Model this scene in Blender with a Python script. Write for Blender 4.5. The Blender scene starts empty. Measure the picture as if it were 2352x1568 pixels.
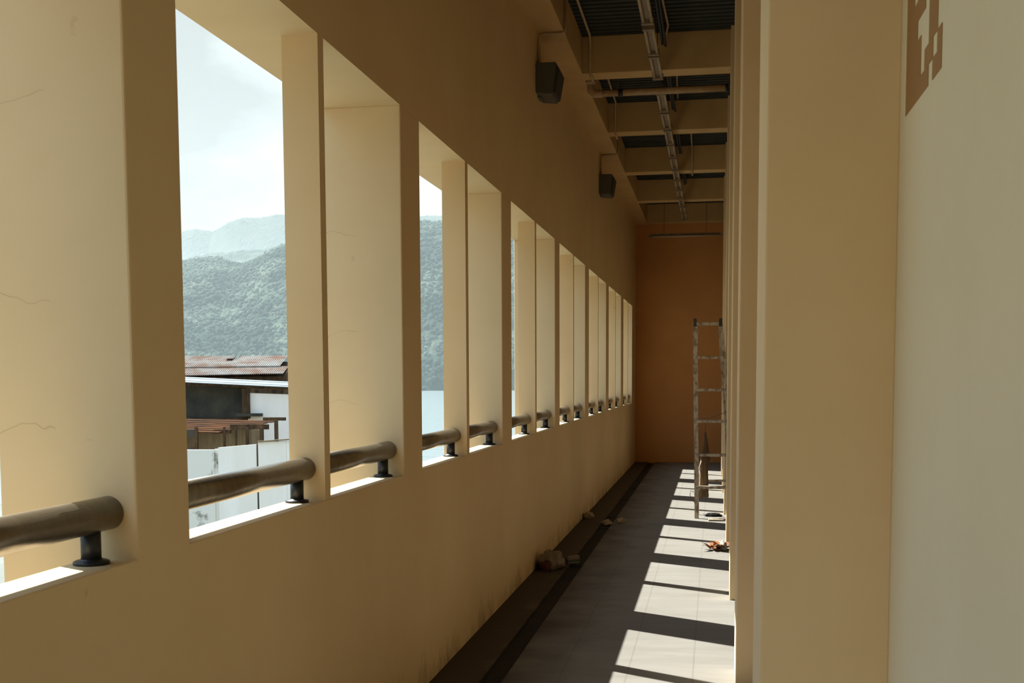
import bpy, bmesh, math, random
import numpy as np
from mathutils import Vector, Matrix, noise
random.seed(7)
C = bpy.context.scene.collection
PI = math.pi

# ------------------------------------------------------------------ helpers
def tag(o, label=None, cat=None, group=None, kind=None):
    if label: o['label'] = label
    if cat: o['category'] = cat
    if group: o['group'] = group
    if kind: o['kind'] = kind
    return o

def empty(name, loc=(0, 0, 0), rz=0.0):
    o = bpy.data.objects.new(name, None)
    o.empty_display_size = 0.1
    o.location = loc
    o.rotation_euler = (0, 0, rz)
    C.objects.link(o)
    return o

def box(bm, x0, x1, y0, y1, z0, z1, bev=0.0):
    vs = [bm.verts.new((x, y, z)) for z in (z0, z1) for y in (y0, y1) for x in (x0, x1)]
    fs = [bm.faces.new([vs[i] for i in q]) for q in
          ((0, 2, 3, 1), (4, 5, 7, 6), (0, 1, 5, 4), (2, 6, 7, 3), (0, 4, 6, 2), (1, 3, 7, 5))]
    if bev > 0:
        es = list({e for f in fs for e in f.edges})
        bmesh.ops.bevel(bm, geom=es, offset=bev, segments=2, affect='EDGES', profile=0.5)

def hexa(bm, pts):
    """eight corners: bottom four (ccw) then top four"""
    vs = [bm.verts.new(p) for p in pts]
    for q in ((0, 3, 2, 1), (4, 5, 6, 7), (0, 1, 5, 4), (1, 2, 6, 5), (2, 3, 7, 6), (3, 0, 4, 7)):
        bm.faces.new([vs[i] for i in q])

def beam_between(bm, a, b, w, d, up=(0, 0, 1)):
    a = Vector(a); b = Vector(b)
    t = (b - a).normalized()
    s = t.cross(Vector(up))
    if s.length < 1e-4: s = t.cross(Vector((1, 0, 0)))
    s.normalize(); n = s.cross(t)
    c = [(-w/2, -d/2), (w/2, -d/2), (w/2, d/2), (-w/2, d/2)]
    hexa(bm, [a + s*p + n*q for p, q in c] + [b + s*p + n*q for p, q in c])

def tube(bm, pts, r, seg=12, cap=True):
    pts = [Vector(p) for p in pts]
    rr = r if isinstance(r, (list, tuple)) else [r]*len(pts)
    rings = []
    ref = None
    for i, p in enumerate(pts):
        if i == 0: t = pts[1]-pts[0]
        elif i == len(pts)-1: t = pts[-1]-pts[-2]
        else: t = (pts[i+1]-pts[i]).normalized() + (pts[i]-pts[i-1]).normalized()
        t.normalize()
        if ref is None:
            ref = t.cross(Vector((0, 0, 1)))
            if ref.length < 1e-3: ref = t.cross(Vector((1, 0, 0)))
        s = (ref - t*ref.dot(t)).normalized()
        ref = s
        n = t.cross(s)
        rings.append([bm.verts.new(p + (s*math.cos(a) + n*math.sin(a))*rr[i])
                      for a in [2*PI*k/seg for k in range(seg)]])
    for A, B in zip(rings, rings[1:]):
        for k in range(seg):
            f = bm.faces.new((A[k], A[(k+1) % seg], B[(k+1) % seg], B[k])); f.smooth = True
    if cap:
        bm.faces.new(rings[0][::-1]); bm.faces.new(rings[-1])

def lathe(bm, base, prof, seg=20):
    base = Vector(base); rings = []
    for r, z in prof:
        rings.append([bm.verts.new(base + Vector((r*math.cos(2*PI*k/seg), r*math.sin(2*PI*k/seg), z))) for k in range(seg)])
    for A, B in zip(rings, rings[1:]):
        for k in range(seg):
            f = bm.faces.new((A[k], A[(k+1) % seg], B[(k+1) % seg], B[k])); f.smooth = True
    bm.faces.new(rings[0][::-1]); bm.faces.new(rings[-1])

def obj(name, bm, mat, parent=None, origin=None):
    bmesh.ops.recalc_face_normals(bm, faces=bm.faces)
    if origin is not None:
        bmesh.ops.translate(bm, verts=bm.verts, vec=-Vector(origin))
    me = bpy.data.meshes.new(name)
    bm.to_mesh(me); bm.free()
    o = bpy.data.objects.new(name, me)
    me.materials.append(mat)
    C.objects.link(o)
    if parent is not None: o.parent = parent
    if origin is not None: o.location = origin
    return o

def B(): return bmesh.new()

def copy_tree(o, parent=None):
    c = o.copy(); C.objects.link(c)
    if parent is not None: c.parent = parent
    for ch in [q for q in list(C.objects) if q.parent == o]:
        copy_tree(ch, c)
    return c

# ------------------------------------------------------------------ materials
def mat(name, col, rough=0.8, metal=0.0, col2=None, scale=3.0, stretch=(1, 1, 1), bump=0.0, bscale=60.0,
        lo=0.35, hi=0.65, detail=6.0, spec=None):
    m = bpy.data.materials.new(name); m.use_nodes = True
    nt = m.node_tree; N = nt.nodes; L = nt.links
    p = N['Principled BSDF']
    p.inputs['Roughness'].default_value = rough
    p.inputs['Metallic'].default_value = metal
    if spec is not None: p.inputs['Specular IOR Level'].default_value = spec
    p.inputs['Base Color'].default_value = (*col, 1)
    tc = N.new('ShaderNodeNewGeometry')
    mp = N.new('ShaderNodeMapping'); mp.inputs['Scale'].default_value = stretch
    L.new(tc.outputs['Position'], mp.inputs['Vector'])
    if col2 is not None:
        n = N.new('ShaderNodeTexNoise'); n.inputs['Scale'].default_value = scale
        n.inputs['Detail'].default_value = detail; n.inputs['Roughness'].default_value = 0.6
        L.new(mp.outputs[0], n.inputs['Vector'])
        r = N.new('ShaderNodeMapRange'); r.inputs['From Min'].default_value = lo; r.inputs['From Max'].default_value = hi
        L.new(n.outputs['Fac'], r.inputs['Value'])
        x = N.new('ShaderNodeMix'); x.data_type = 'RGBA'
        x.inputs['A'].default_value = (*col, 1); x.inputs['B'].default_value = (*col2, 1)
        L.new(r.outputs[0], x.inputs['Factor']); L.new(x.outputs['Result'], p.inputs['Base Color'])
    if bump > 0:
        n = N.new('ShaderNodeTexNoise'); n.inputs['Scale'].default_value = bscale; n.inputs['Detail'].default_value = 5
        L.new(mp.outputs[0], n.inputs['Vector'])
        b = N.new('ShaderNodeBump'); b.inputs['Strength'].default_value = bump; b.inputs['Distance'].default_value = 0.01
        L.new(n.outputs['Fac'], b.inputs['Height']); L.new(b.outputs[0], p.inputs['Normal'])
    return m

def add_mask(m, col, build):
    """mix another colour over a material's base colour where build(nodes, links, xyz) gives 1"""
    nt = m.node_tree; N = nt.nodes; L = nt.links
    p = N['Principled BSDF']
    g = N.new('ShaderNodeNewGeometry'); s = N.new('ShaderNodeSeparateXYZ'); L.new(g.outputs['Position'], s.inputs[0])
    f = build(N, L, g, s)
    x = N.new('ShaderNodeMix'); x.data_type = 'RGBA'
    src = p.inputs['Base Color'].links
    if src: L.new(src[0].from_socket, x.inputs['A'])
    else: x.inputs['A'].default_value = p.inputs['Base Color'].default_value
    x.inputs['B'].default_value = (*col, 1)
    L.new(f, x.inputs['Factor']); L.new(x.outputs['Result'], p.inputs['Base Color'])

def math_node(N, L, op, a, b=None, c=None, clamp=False):
    n = N.new('ShaderNodeMath'); n.operation = op; n.use_clamp = clamp
    for i, v in enumerate((a, b, c)):
        if v is None: continue
        if isinstance(v, (int, float)): n.inputs[i].default_value = v
        else: L.new(v, n.inputs[i])
    return n.outputs[0]

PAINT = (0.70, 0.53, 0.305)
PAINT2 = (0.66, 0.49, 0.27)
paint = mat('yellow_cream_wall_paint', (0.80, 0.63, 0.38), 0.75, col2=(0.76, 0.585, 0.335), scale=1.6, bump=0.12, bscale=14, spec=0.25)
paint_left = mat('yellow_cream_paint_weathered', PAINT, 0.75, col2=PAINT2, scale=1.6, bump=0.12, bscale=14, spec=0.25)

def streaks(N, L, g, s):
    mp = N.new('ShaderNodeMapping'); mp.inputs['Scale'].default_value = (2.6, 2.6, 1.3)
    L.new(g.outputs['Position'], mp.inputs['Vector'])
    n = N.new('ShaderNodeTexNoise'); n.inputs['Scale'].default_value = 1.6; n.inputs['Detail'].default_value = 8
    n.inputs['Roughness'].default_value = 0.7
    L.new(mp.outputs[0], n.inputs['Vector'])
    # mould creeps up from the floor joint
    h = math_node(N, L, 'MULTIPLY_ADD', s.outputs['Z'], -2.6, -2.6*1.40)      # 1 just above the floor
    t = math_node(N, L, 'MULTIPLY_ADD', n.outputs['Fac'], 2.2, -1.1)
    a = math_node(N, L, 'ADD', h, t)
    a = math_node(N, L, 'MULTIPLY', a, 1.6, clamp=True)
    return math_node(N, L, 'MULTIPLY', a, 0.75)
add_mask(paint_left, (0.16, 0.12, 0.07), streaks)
def specks(N, L, g, s):
    n = N.new('ShaderNodeTexNoise'); n.inputs['Scale'].default_value = 9; n.inputs['Detail'].default_value = 6
    L.new(g.outputs['Position'], n.inputs['Vector'])
    r = N.new('ShaderNodeMapRange'); r.inputs['From Min'].default_value = 0.745; r.inputs['From Max'].default_value = 0.79
    r.inputs['To Max'].default_value = 0.35
    L.new(n.outputs['Fac'], r.inputs['Value'])
    return r.outputs[0]
add_mask(paint_left, (0.28, 0.19, 0.10), specks)
def cracks(N, L, g, s):
    n = N.new('ShaderNodeTexNoise'); n.inputs['Scale'].default_value = 5; n.inputs['Detail'].default_value = 3
    L.new(g.outputs['Position'], n.inputs['Vector'])
    zz = math_node(N, L, 'MULTIPLY_ADD', n.outputs['Fac'], 0.16, s.outputs['Z'])
    out_ = None
    for z0 in (0.74, 0.28, -0.04):
        d = math_node(N, L, 'ABSOLUTE', math_node(N, L, 'SUBTRACT', zz, z0))
        c = math_node(N, L, 'LESS_THAN', d, 0.0013)
        out_ = c if out_ is None else math_node(N, L, 'MAXIMUM', out_, c)
    m_ = math_node(N, L, 'LESS_THAN', s.outputs['X'], -1.585)
    return math_node(N, L, 'MULTIPLY', math_node(N, L, 'MULTIPLY', out_, m_), 0.4)
add_mask(paint_left, (0.35, 0.25, 0.14), cracks)

paint_beam = mat('ochre_beam_paint', (0.60, 0.42, 0.20), 0.8, col2=(0.52, 0.35, 0.16), scale=2.2, bump=0.1, bscale=20, spec=0.2)
paint_end = mat('orange_end_wall_paint', (0.60, 0.30, 0.11), 0.8, col2=(0.54, 0.26, 0.09), scale=1.4, bump=0.08, bscale=16, spec=0.2)
deck_m = mat('dark_metal_deck', (0.028, 0.032, 0.027), 0.7, 0.1, col2=(0.018, 0.021, 0.018), scale=4)
rail_m = mat('dull_brushed_steel', (0.25, 0.215, 0.16), 0.30, 0.85, col2=(0.18, 0.15, 0.11), scale=14, stretch=(1, 2.5, 2.0), bump=0.06, bscale=70, lo=0.3, hi=0.7)
post_m = mat('black_painted_steel', (0.018, 0.02, 0.022), 0.42, 0.3, bump=0.1, bscale=80)
rust_m = mat('rust_smear', (0.33, 0.16, 0.07), 0.9, col2=(0.5, 0.36, 0.2), scale=40)

floor_m = mat('cement_floor_tiles', (0.212, 0.202, 0.178), 0.7, col2=(0.172, 0.162, 0.138), scale=2.4, stretch=(0.8, 2.6, 1), bump=0.08, bscale=30, lo=0.3, hi=0.7, spec=0.2)
def joints(N, L, g, s):
    outs = []
    for ax, off in (('X', 0.094), ('Y', 0.11)):
        a = math_node(N, L, 'ADD', s.outputs[ax], off + 33.0)
        a = math_node(N, L, 'DIVIDE', a, 0.33)
        a = math_node(N, L, 'FRACT', a)
        a = math_node(N, L, 'SUBTRACT', a, 0.5)
        a = math_node(N, L, 'ABSOLUTE', a)
        outs.append(math_node(N, L, 'GREATER_THAN', a, 0.5 - 0.0045/0.33))
    o = math_node(N, L, 'MAXIMUM', outs[0], math_node(N, L, 'MULTIPLY', outs[1], 0.35))
    return math_node(N, L, 'MULTIPLY', o, 0.28)
add_mask(floor_m, (0.085, 0.075, 0.06), joints)
def wall_side_darkening(N, L, g, s):
    n = N.new('ShaderNodeTexNoise'); n.inputs['Scale'].default_value = 3.5; n.inputs['Detail'].default_value = 7
    L.new(g.outputs['Position'], n.inputs['Vector'])
    a = math_node(N, L, 'MULTIPLY_ADD', s.outputs['X'], -2.4, -2.4*0.72)
    b = math_node(N, L, 'MULTIPLY_ADD', n.outputs['Fac'], 1.6, -0.7)
    c = math_node(N, L, 'ADD', a, b)
    return math_node(N, L, 'MULTIPLY', c, 0.9, clamp=True)
add_mask(floor_m, (0.058, 0.047, 0.042), wall_side_darkening)  # floor gets darker towards the left wall, broken up by noise
drain_m = mat('wet_black_drain', (0.009, 0.009, 0.011), 0.8, spec=0.2, col2=(0.02, 0.017, 0.016), scale=3, stretch=(1, 0.6, 1), bump=0.3, bscale=30)

white_plastic = mat('aged_white_enamel', (0.26, 0.20, 0.13), 0.5, col2=(0.19, 0.14, 0.09), scale=9)
tube_m = mat('unlit_tube_glass', (0.40, 0.33, 0.22), 0.35)
dark_cable = mat('black_cable', (0.02, 0.02, 0.02), 0.6)
conduit_m = mat('painted_conduit', (0.50, 0.37, 0.22), 0.6, col2=(0.42, 0.30, 0.17), scale=12)
pipe_m = mat('dusty_brown_pipe', (0.50, 0.36, 0.21), 0.6, col2=(0.36, 0.25, 0.14), scale=8)
speaker_m = mat('charcoal_speaker_case', (0.085, 0.085, 0.068), 0.55, bump=0.1, bscale=90)
grille_m = mat('black_speaker_grille', (0.03, 0.03, 0.028), 0.7, bump=0.4, bscale=300)
ladder_m = mat('paint_splashed_aluminium', (0.50, 0.45, 0.36), 0.5, 0.45, col2=(0.26, 0.19, 0.12), scale=26, stretch=(1, 1, 0.5), lo=0.45, hi=0.6)
ladder_dark = mat('dark_ladder_bracket', (0.05, 0.04, 0.035), 0.6)
bag_m = mat('brown_cloth', (0.20, 0.125, 0.065), 0.9, col2=(0.12, 0.075, 0.04), scale=18, stretch=(2.5, 2.5, 0.4), bump=0.4, bscale=60)
strap_m = mat('pale_strap', (0.72, 0.60, 0.42), 0.8)
string_m = mat('brown_string', (0.20, 0.13, 0.08), 0.9)
sack_m = mat('translucent_grey_plastic', (0.22, 0.18, 0.13), 0.5, col2=(0.13, 0.09, 0.07), scale=6)
redcloth_m = mat('dark_red_rag', (0.09, 0.025, 0.025), 0.9)
paper_m = mat('pale_crumpled_paper', (0.36, 0.29, 0.19), 0.8, col2=(0.26, 0.2, 0.12), scale=30)
leaf_m = mat('rust_orange_dry_leaf', (0.55, 0.21, 0.07), 0.7, col2=(0.30, 0.12, 0.05), scale=24)
leafpale_m = mat('pale_husk', (0.78, 0.66, 0.50), 0.7)
greyrag_m = mat('grey_rag', (0.30, 0.29, 0.26), 0.9)
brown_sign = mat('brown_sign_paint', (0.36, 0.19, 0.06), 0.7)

# outside
whitewall_m = mat('whitewashed_panel', (0.86, 0.82, 0.74), 0.85, col2=(0.76, 0.70, 0.60), scale=0.7, stretch=(1.6, 1, 0.35), lo=0.35, hi=0.7)
stained_m = mat('mould_stained_panel', (0.70, 0.67, 0.58), 0.9, col2=(0.14, 0.12, 0.085), scale=1.5, lo=0.56, hi=0.66)
tan_m = mat('old_tan_boards', (0.21, 0.16, 0.10), 0.95, spec=0.1, col2=(0.14, 0.105, 0.06), scale=4, stretch=(4, 1, 0.4))
dark_m = mat('dark_netting', (0.02, 0.019, 0.014), 0.9, col2=(0.06, 0.052, 0.032), scale=1.2)
darkwood_m = mat('dark_old_timber', (0.03, 0.02, 0.012), 0.95, spec=0.08, col2=(0.10, 0.06, 0.03), scale=5, stretch=(1, 1, 0.4))
rustroof_m = mat('rusty_corrugated_sheet', (0.27, 0.245, 0.20), 0.9, col2=(0.19, 0.10, 0.055), scale=1.4, stretch=(1, 2.0, 1), lo=0.38, hi=0.62)
silver_m = mat('pale_galvanised_sheet', (0.215, 0.245, 0.24), 0.7, 0.0, col2=(0.13, 0.165, 0.165), scale=3, stretch=(0.4, 3, 3))
plank_m = mat('rust_orange_boards', (0.10, 0.040, 0.013), 0.95, spec=0.05, col2=(0.022, 0.013, 0.008), scale=2.2, stretch=(0.5, 6, 6))
ground_m = mat('dusty_ground', (0.17, 0.17, 0.14), 0.95, col2=(0.12, 0.13, 0.10), scale=0.3)
forest_m = mat('forest_canopy', (0.012, 0.03, 0.018), 0.95, col2=(0.085, 0.11, 0.07), scale=0.028, lo=0.46, hi=0.66, detail=9, spec=0.1)
ridge_m = mat('distant_forest', (0.03, 0.05, 0.035), 0.95, col2=(0.05, 0.065, 0.045), scale=0.01, spec=0.1)

sea_m = bpy.data.materials.new('pale_sea_water'); sea_m.use_nodes = True
N = sea_m.node_tree.nodes; L = sea_m.node_tree.links; p = N['Principled BSDF']
p.inputs['Base Color'].default_value = (0.22, 0.26, 0.25, 1); p.inputs['Roughness'].default_value = 0.17
p.inputs['IOR'].default_value = 1.33
g = N.new('ShaderNodeNewGeometry'); mp = N.new('ShaderNodeMapping'); mp.inputs['Scale'].default_value = (0.5, 1.2, 1)
L.new(g.outputs['Position'], mp.inputs['Vector'])
n = N.new('ShaderNodeTexNoise'); n.inputs['Scale'].default_value = 0.55; n.inputs['Detail'].default_value = 5
L.new(mp.outputs[0], n.inputs['Vector'])
b = N.new('ShaderNodeBump'); b.inputs['Strength'].default_value = 0.5; b.inputs['Distance'].default_value = 0.45
L.new(n.outputs['Fac'], b.inputs['Height']); L.new(b.outputs[0], p.inputs['Normal'])

# ------------------------------------------------------------------ plan of the gallery (metres, eye at the origin)
XL = -1.378          # inner face of the window wall
XO = -1.74           # outer face of its piers and head
XM = -1.51           # outer face of parapet and mullions
ZF, ZS, ZT = -1.5, -0.4355, 1.203
ZB, ZC = 2.667, 2.98
YN, YE = -4.8, 21.0
wins = [(-4.70, -3.62, -3.56, -2.48), (-2.15, -1.07, -1.01, 0.09), (0.40, 1.46, 1.52, 2.64), (2.93, 4.04, 4.10, 5.14), (5.48, 6.51, 6.58, 7.66),
        (8.02, 9.10, 9.17, 10.27), (10.58, 11.62, 11.68, 12.72), (13.09, 14.13, 14.19, 15.21),
        (15.59, 16.62, 16.68, 17.68), (18.12, 19.08, 19.14, 20.08)]

# floor with a sunken gutter
bm = B()
box(bm, XL - 0.13, -1.140, YN, YE, ZF - 0.2, ZF)
box(bm, -1.026, 0.60, YN, YE, ZF - 0.2, ZF)
box(bm, -1.140, -1.026, YN, YE, ZF - 0.2, ZF - 0.03)
tag(obj('floor', bm, floor_m), kind='structure')

bm = B()
y = -4.0
while y < 20.9:
    Lg = random.choice((0.9, 1.2, 1.5))
    box(bm, -1.137, -1.029, y, min(y + Lg, 20.95), ZF - 0.029, ZF - 0.012 - random.random()*0.006)
    y += Lg + 0.012
tag(obj('drain_cover', bm, drain_m), 'dark narrow drain strip sunk in the floor along the left wall', 'drain')

# left wall: parapet, wall over the openings
bm = B()
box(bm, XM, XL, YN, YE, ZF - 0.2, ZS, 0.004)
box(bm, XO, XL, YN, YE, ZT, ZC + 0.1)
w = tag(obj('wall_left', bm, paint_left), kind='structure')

# piers between the pairs of openings
pier_edges = [(a[3], b[0]) for a, b in zip(wins, wins[1:])] + [(wins[-1][3], YE)]
near_names = {3: 'wide cream pier between the nearest and second pair of openings, left foreground',
              4: 'wide cream pier right of the opening that shows the rusty shacks',
              5: 'cream pier right of the openings showing tall hill and sea',
              6: 'narrow looking cream pier below the nearer dark wall speaker',
              7: 'cream pier, third wide one back from the end wall side of the row',
              8: 'far cream pier just left of the two last openings',
              9: 'last cream pier of the window wall touching the orange end wall'}
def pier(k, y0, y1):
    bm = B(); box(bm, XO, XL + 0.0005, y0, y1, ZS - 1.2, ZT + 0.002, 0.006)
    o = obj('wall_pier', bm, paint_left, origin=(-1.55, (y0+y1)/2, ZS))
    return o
pier_labels = [
    'cream pier behind the camera side, out beyond the left frame edge',
    'cream pier beside the camera on the window wall',
    'widest cream pier at the left edge, its sunlit side showing a hairline crack',
    'wide cream pier whose side face fills the second opening, right of the shack view',
    'cream pier right of the pair of openings that shows the pale sea',
    'cream pier right of the narrow sliver of hill and sea',
    'cream pier right of the third pair of far handrails',
    'cream pier left of the group of three tightly spaced far openings',
    'thin looking cream pier before the last pair of openings',
    'last cream pier of the window wall, touching the orange end wall']
for k, (y0, y1) in enumerate(pier_edges):
    o = pier(k, y0, y1)
    tag(o, pier_labels[k], 'pier', 'piers of the window wall')
    if k == 0 or k == 1: pass

# thin mullions in the middle of each pair
mull_labels = [
    'thin cream mullion behind the camera side of the window wall',
    'thin cream mullion beside the camera on the window wall',
    'thin cream mullion nearest the camera, outside the left frame edge',
    'thin tall mullion right of the big opening that frames sky and shacks',
    'thin mullion right of the strip of sky, hill and pale sea',
    'thin mullion right of the narrow blue sliver of hill',
    'thin mullion between the fourth pair of handrails, beyond the blue sliver',
    'thin mullion of the far pair of openings under the farther wall speaker',
    'thin far mullion, second from the end wall',
    'thin far mullion nearest the orange end wall']
for k, (a, b_, c, d) in enumerate(wins):
    bm = B(); box(bm, XM, XL + 0.0005, b_, c, ZS, ZT, 0.0)
    o = obj('mullion', bm, paint_left, origin=(-1.44, (b_+c)/2, ZS))
    tag(o, mull_labels[k], 'mullion', 'mullions of the window wall')

# right wall, end walls
paint_pale = mat('pale_cream_wall_paint', (0.82, 0.745, 0.54), 0.75, col2=(0.78, 0.70, 0.49), scale=1.6, bump=0.12, bscale=14, spec=0.25)
bounce_cut_brown = mat('recess_bounce_cut_brown', (0.52, 0.32, 0.125), 0.75, col2=(0.46, 0.28, 0.10), scale=1.6, spec=0.25)  # unseen recess wall; brown invented to cut bounce and band the left wall
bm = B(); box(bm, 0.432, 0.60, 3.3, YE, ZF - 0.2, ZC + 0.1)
tag(obj('wall_right', bm, bounce_cut_brown), kind='structure')
bm = B(); box(bm, 0.432, 0.60, YN, 3.3, ZF - 0.2, ZC + 0.1)
tag(obj('wall_right', bm, paint_pale), kind='structure')
bm = B(); box(bm, XO, 0.60, YE, YE + 0.2, ZF - 0.2, ZC + 0.1)
tag(obj('wall_end', bm, paint_end), kind='structure')
bm = B(); box(bm, XO, 0.60, YN - 0.2, YN, ZF - 0.2, ZC + 0.1)
tag(obj('wall_back', bm, paint), kind='structure')

# pillars along the right wall
pil_labels = {0: 'broad cream pillar on the right with a pale narrow side face, nearest one',
              1: 'cream pillar partly hidden just behind the broad right-hand pillar',
              2: 'cream pillar whose base stands in the sunlit floor in front of the dry leaves',
              3: 'cream pillar with orange dry leaves at its base',
              4: 'cream pillar just behind the stepladder',
              5: 'thin looking cream pillar two behind the stepladder',
              6: 'farthest cream pillar against the orange end wall', -1: 'cream pillar beside the camera, right of the frame',
              -2: 'cream pillar behind the camera on the right wall'}
for k in range(-2, 7):
    y0 = {0: 2.985, 1: 5.70}.get(k, 2.95 + 2.512*k); dp = 0.52 if k < 1 else 0.38; xf = 0.12 if k < 1 else 0.114
    bm = B(); box(bm, xf, 0.435, y0, y0 + dp, ZF, ZC + 0.02, 0.006)
    o = obj('pillar', bm, paint, origin=(0.27, y0 + 0.25, ZF))
    if k == -1: bpy.data.objects.remove(o); continue
    tag(o, pil_labels[k], 'pillar', 'pillars along the right wall')

# brown blocky sign on the right wall
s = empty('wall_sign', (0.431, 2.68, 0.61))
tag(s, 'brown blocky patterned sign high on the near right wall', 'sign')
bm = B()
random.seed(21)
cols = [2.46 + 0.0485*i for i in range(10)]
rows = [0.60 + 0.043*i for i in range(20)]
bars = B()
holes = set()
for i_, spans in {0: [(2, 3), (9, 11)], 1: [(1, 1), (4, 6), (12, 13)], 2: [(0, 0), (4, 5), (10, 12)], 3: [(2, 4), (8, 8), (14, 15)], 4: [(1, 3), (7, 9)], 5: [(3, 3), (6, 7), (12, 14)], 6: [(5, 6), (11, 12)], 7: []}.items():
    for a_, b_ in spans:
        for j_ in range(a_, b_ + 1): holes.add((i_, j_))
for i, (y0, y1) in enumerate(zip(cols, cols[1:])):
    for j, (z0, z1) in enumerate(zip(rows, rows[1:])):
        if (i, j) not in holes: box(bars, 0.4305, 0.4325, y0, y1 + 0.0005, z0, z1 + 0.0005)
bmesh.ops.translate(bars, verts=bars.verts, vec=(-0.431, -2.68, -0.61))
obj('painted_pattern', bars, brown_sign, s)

# ceiling: ribbed metal deck under a slab
bm = B()
pitch = 0.10; prof = []
y = YN
while y < YE:
    prof += [(y, ZC), (y + 0.045, ZC), (y + 0.055, ZC + 0.03), (y + 0.09, ZC + 0.03)]
    y += pitch
lo_ = [bm.verts.new((XO, a, z)) for a, z in prof]; hi_ = [bm.verts.new((0.60, a, z)) for a, z in prof]
for i in range(len(prof)-1): bm.faces.new((lo_[i], lo_[i+1], hi_[i+1], hi_[i]))
me = None
box(bm, XO - 0.1, 0.70, YN - 0.3, YE + 0.3, ZC + 0.05, ZC + 0.25)
tag(obj('ceiling', bm, deck_m), kind='structure')

# long edge beam along the window wall and cross beams
bm = B(); box(bm, XL - 0.01, -1.172, YN, YE, ZB, ZC + 0.01, 0.005)
tag(obj('edge_beam', bm, paint_beam), 'long ochre beam running under the ceiling along the window wall', 'beam')
beam_labels = ['ochre cross beam behind the camera', 'ochre cross beam above the camera', 'ochre cross beam above the frame before the first dark ceiling bay',
               'ochre cross beam just out of view above the speaker', 'nearest visible ochre cross beam, in front of the brown overhead pipe',
               'ochre cross beam just behind the brown overhead pipe',
               'third visible ochre cross beam, above the farther wall speaker', 'fourth visible ochre cross beam, last but one from the end wall',
               'farthest ochre cross beam, touching the end wall']
yb = [10.57 + 2.545*k for k in (-6, -5, -4, -2, 0, 1, 2, 3, 4)]
yb = [-2.2, 0.4, 2.93, 8.03, 10.57, 13.1, 15.66, 18.2, 20.74]
for y0, lb in zip(yb, beam_labels):
    bm = B(); box(bm, -1.175, 0.125 if y0 < 20 else 0.43, y0, y0 + 0.23, ZB + 0.001, ZC + 0.01, 0.006)
    tag(obj('cross_beam', bm, paint_beam, origin=(-0.5, y0 + 0.11, ZB)), lb, 'beam', 'cross beams under the ceiling')
bm = B(); box(bm, -1.175, 0.125, 5.48, 5.71, ZB + 0.001, ZC + 0.01, 0.006)
tag(obj('cross_beam', bm, paint_beam, origin=(-0.5, 5.6, ZB)), 'ochre cross beam above the broad right-hand pillar, over the frame', 'beam', 'cross beams under the ceiling')

# ------------------------------------------------------------------ handrails
XR, ZR, RR = -1.453, -0.3225, 0.041
def handrail(y0, y1, label):
    e = empty('handrail', (XR, (y0+y1)/2, ZS))
    Lh = (y1-y0)/2
    bm = B(); tube(bm, [(0, -Lh, ZR-ZS), (0, Lh, ZR-ZS)], RR, 32)
    obj('rail_pipe', bm, rail_m, e)
    for sgn in (-1, 1):
        py_ = sgn*(Lh - (0.085 if sgn > 0 else 0.05))
        bm = B(); tube(bm, [(0, py_, 0.004), (0, py_, ZR-ZS-RR*0.8)], 0.0235, 20)
        po = obj('post', bm, post_m, e)
        bm = B(); lathe(bm, (0, py_, 0), [(0.042, 0), (0.042, 0.007), (0.036, 0.010), (0.025, 0.011), (0.025, 0.014)], 24)
        obj('base_flange', bm, post_m, po)
    tag(e, label, 'handrail', 'handrails in the wall openings')
    return e
side = ['nearer', 'farther']
hl = {
 (0,0): 'steel handrail behind the camera in the nearer opening', (0,1): 'steel handrail behind the camera in the farther opening',
 (1,0): 'steel handrail left behind the camera', (1,1): 'steel handrail beside the camera in the window wall',
 (2,0): 'steel handrail beyond the left frame edge',
 (2,1): 'thick steel handrail in the bottom left corner, its top half in shade',
 (3,0): 'steel handrail crossing in front of the shacks and white panel wall',
 (3,1): 'steel handrail right of the shack opening, before a wide pier face',
 (4,0): 'steel handrail in front of the pale sea strip',
 (4,1): 'steel handrail right of the pale sea strip, beside the thin mullion',
 (5,0): 'steel handrail under the narrow blue sliver of hill',
 (5,1): 'steel handrail right of the narrow blue sliver opening',
 (6,0): 'small far handrail in the first opening with no view outside',
 (6,1): 'small far handrail in the second opening with no view outside',
 (7,0): 'small far handrail, sixth opening from the end wall',
 (7,1): 'small far handrail, fifth opening from the end wall',
 (8,0): 'tiny far handrail, fourth opening from the end wall',
 (8,1): 'tiny far handrail, third opening from the end wall',
 (9,0): 'tiny far handrail, second opening from the end wall',
 (9,1): 'tiny far handrail nearest the orange end wall'}
for k, (a, b_, c, d) in enumerate(wins):
    if k < 2: continue
    handrail(a, b_, hl[(k, 0)]); handrail(c, d, hl[(k, 1)])

# ------------------------------------------------------------------ ceiling fittings
def batten(loc, rz, L_, name, label, group=None, mounted=ZC):
    e = empty(name, loc, rz)
    bm = B(); box(bm, -0.020, 0.020, -L_/2, L_/2, 0.0, 0.035, 0.003)
    obj('housing', bm, white_plastic, e)
    for sg in (-1, 1):
        bm = B(); tube(bm, [(sg*0.030, -L_/2+0.03, -0.012), (sg*0.030, L_/2-0.03, -0.012)], 0.0125, 12)
        obj('lamp_tube', bm, tube_m, e)
        bm = B(); box(bm, -0.046, 0.046, sg*L_/2 - 0.022, sg*L_/2 + 0.022, -0.028, 0.02, 0.003)
        obj('end_socket', bm, white_plastic, e)
    for sg in (-1, 1):
        bm = B(); tube(bm, [(0, sg*L_*0.3, 0.03), (0, sg*L_*0.3, mounted - loc[2])], 0.003, 6)
        obj('hanger_rod', bm, dark_cable, e)
    tag(e, label, 'light fixture', group)
    return e
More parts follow.
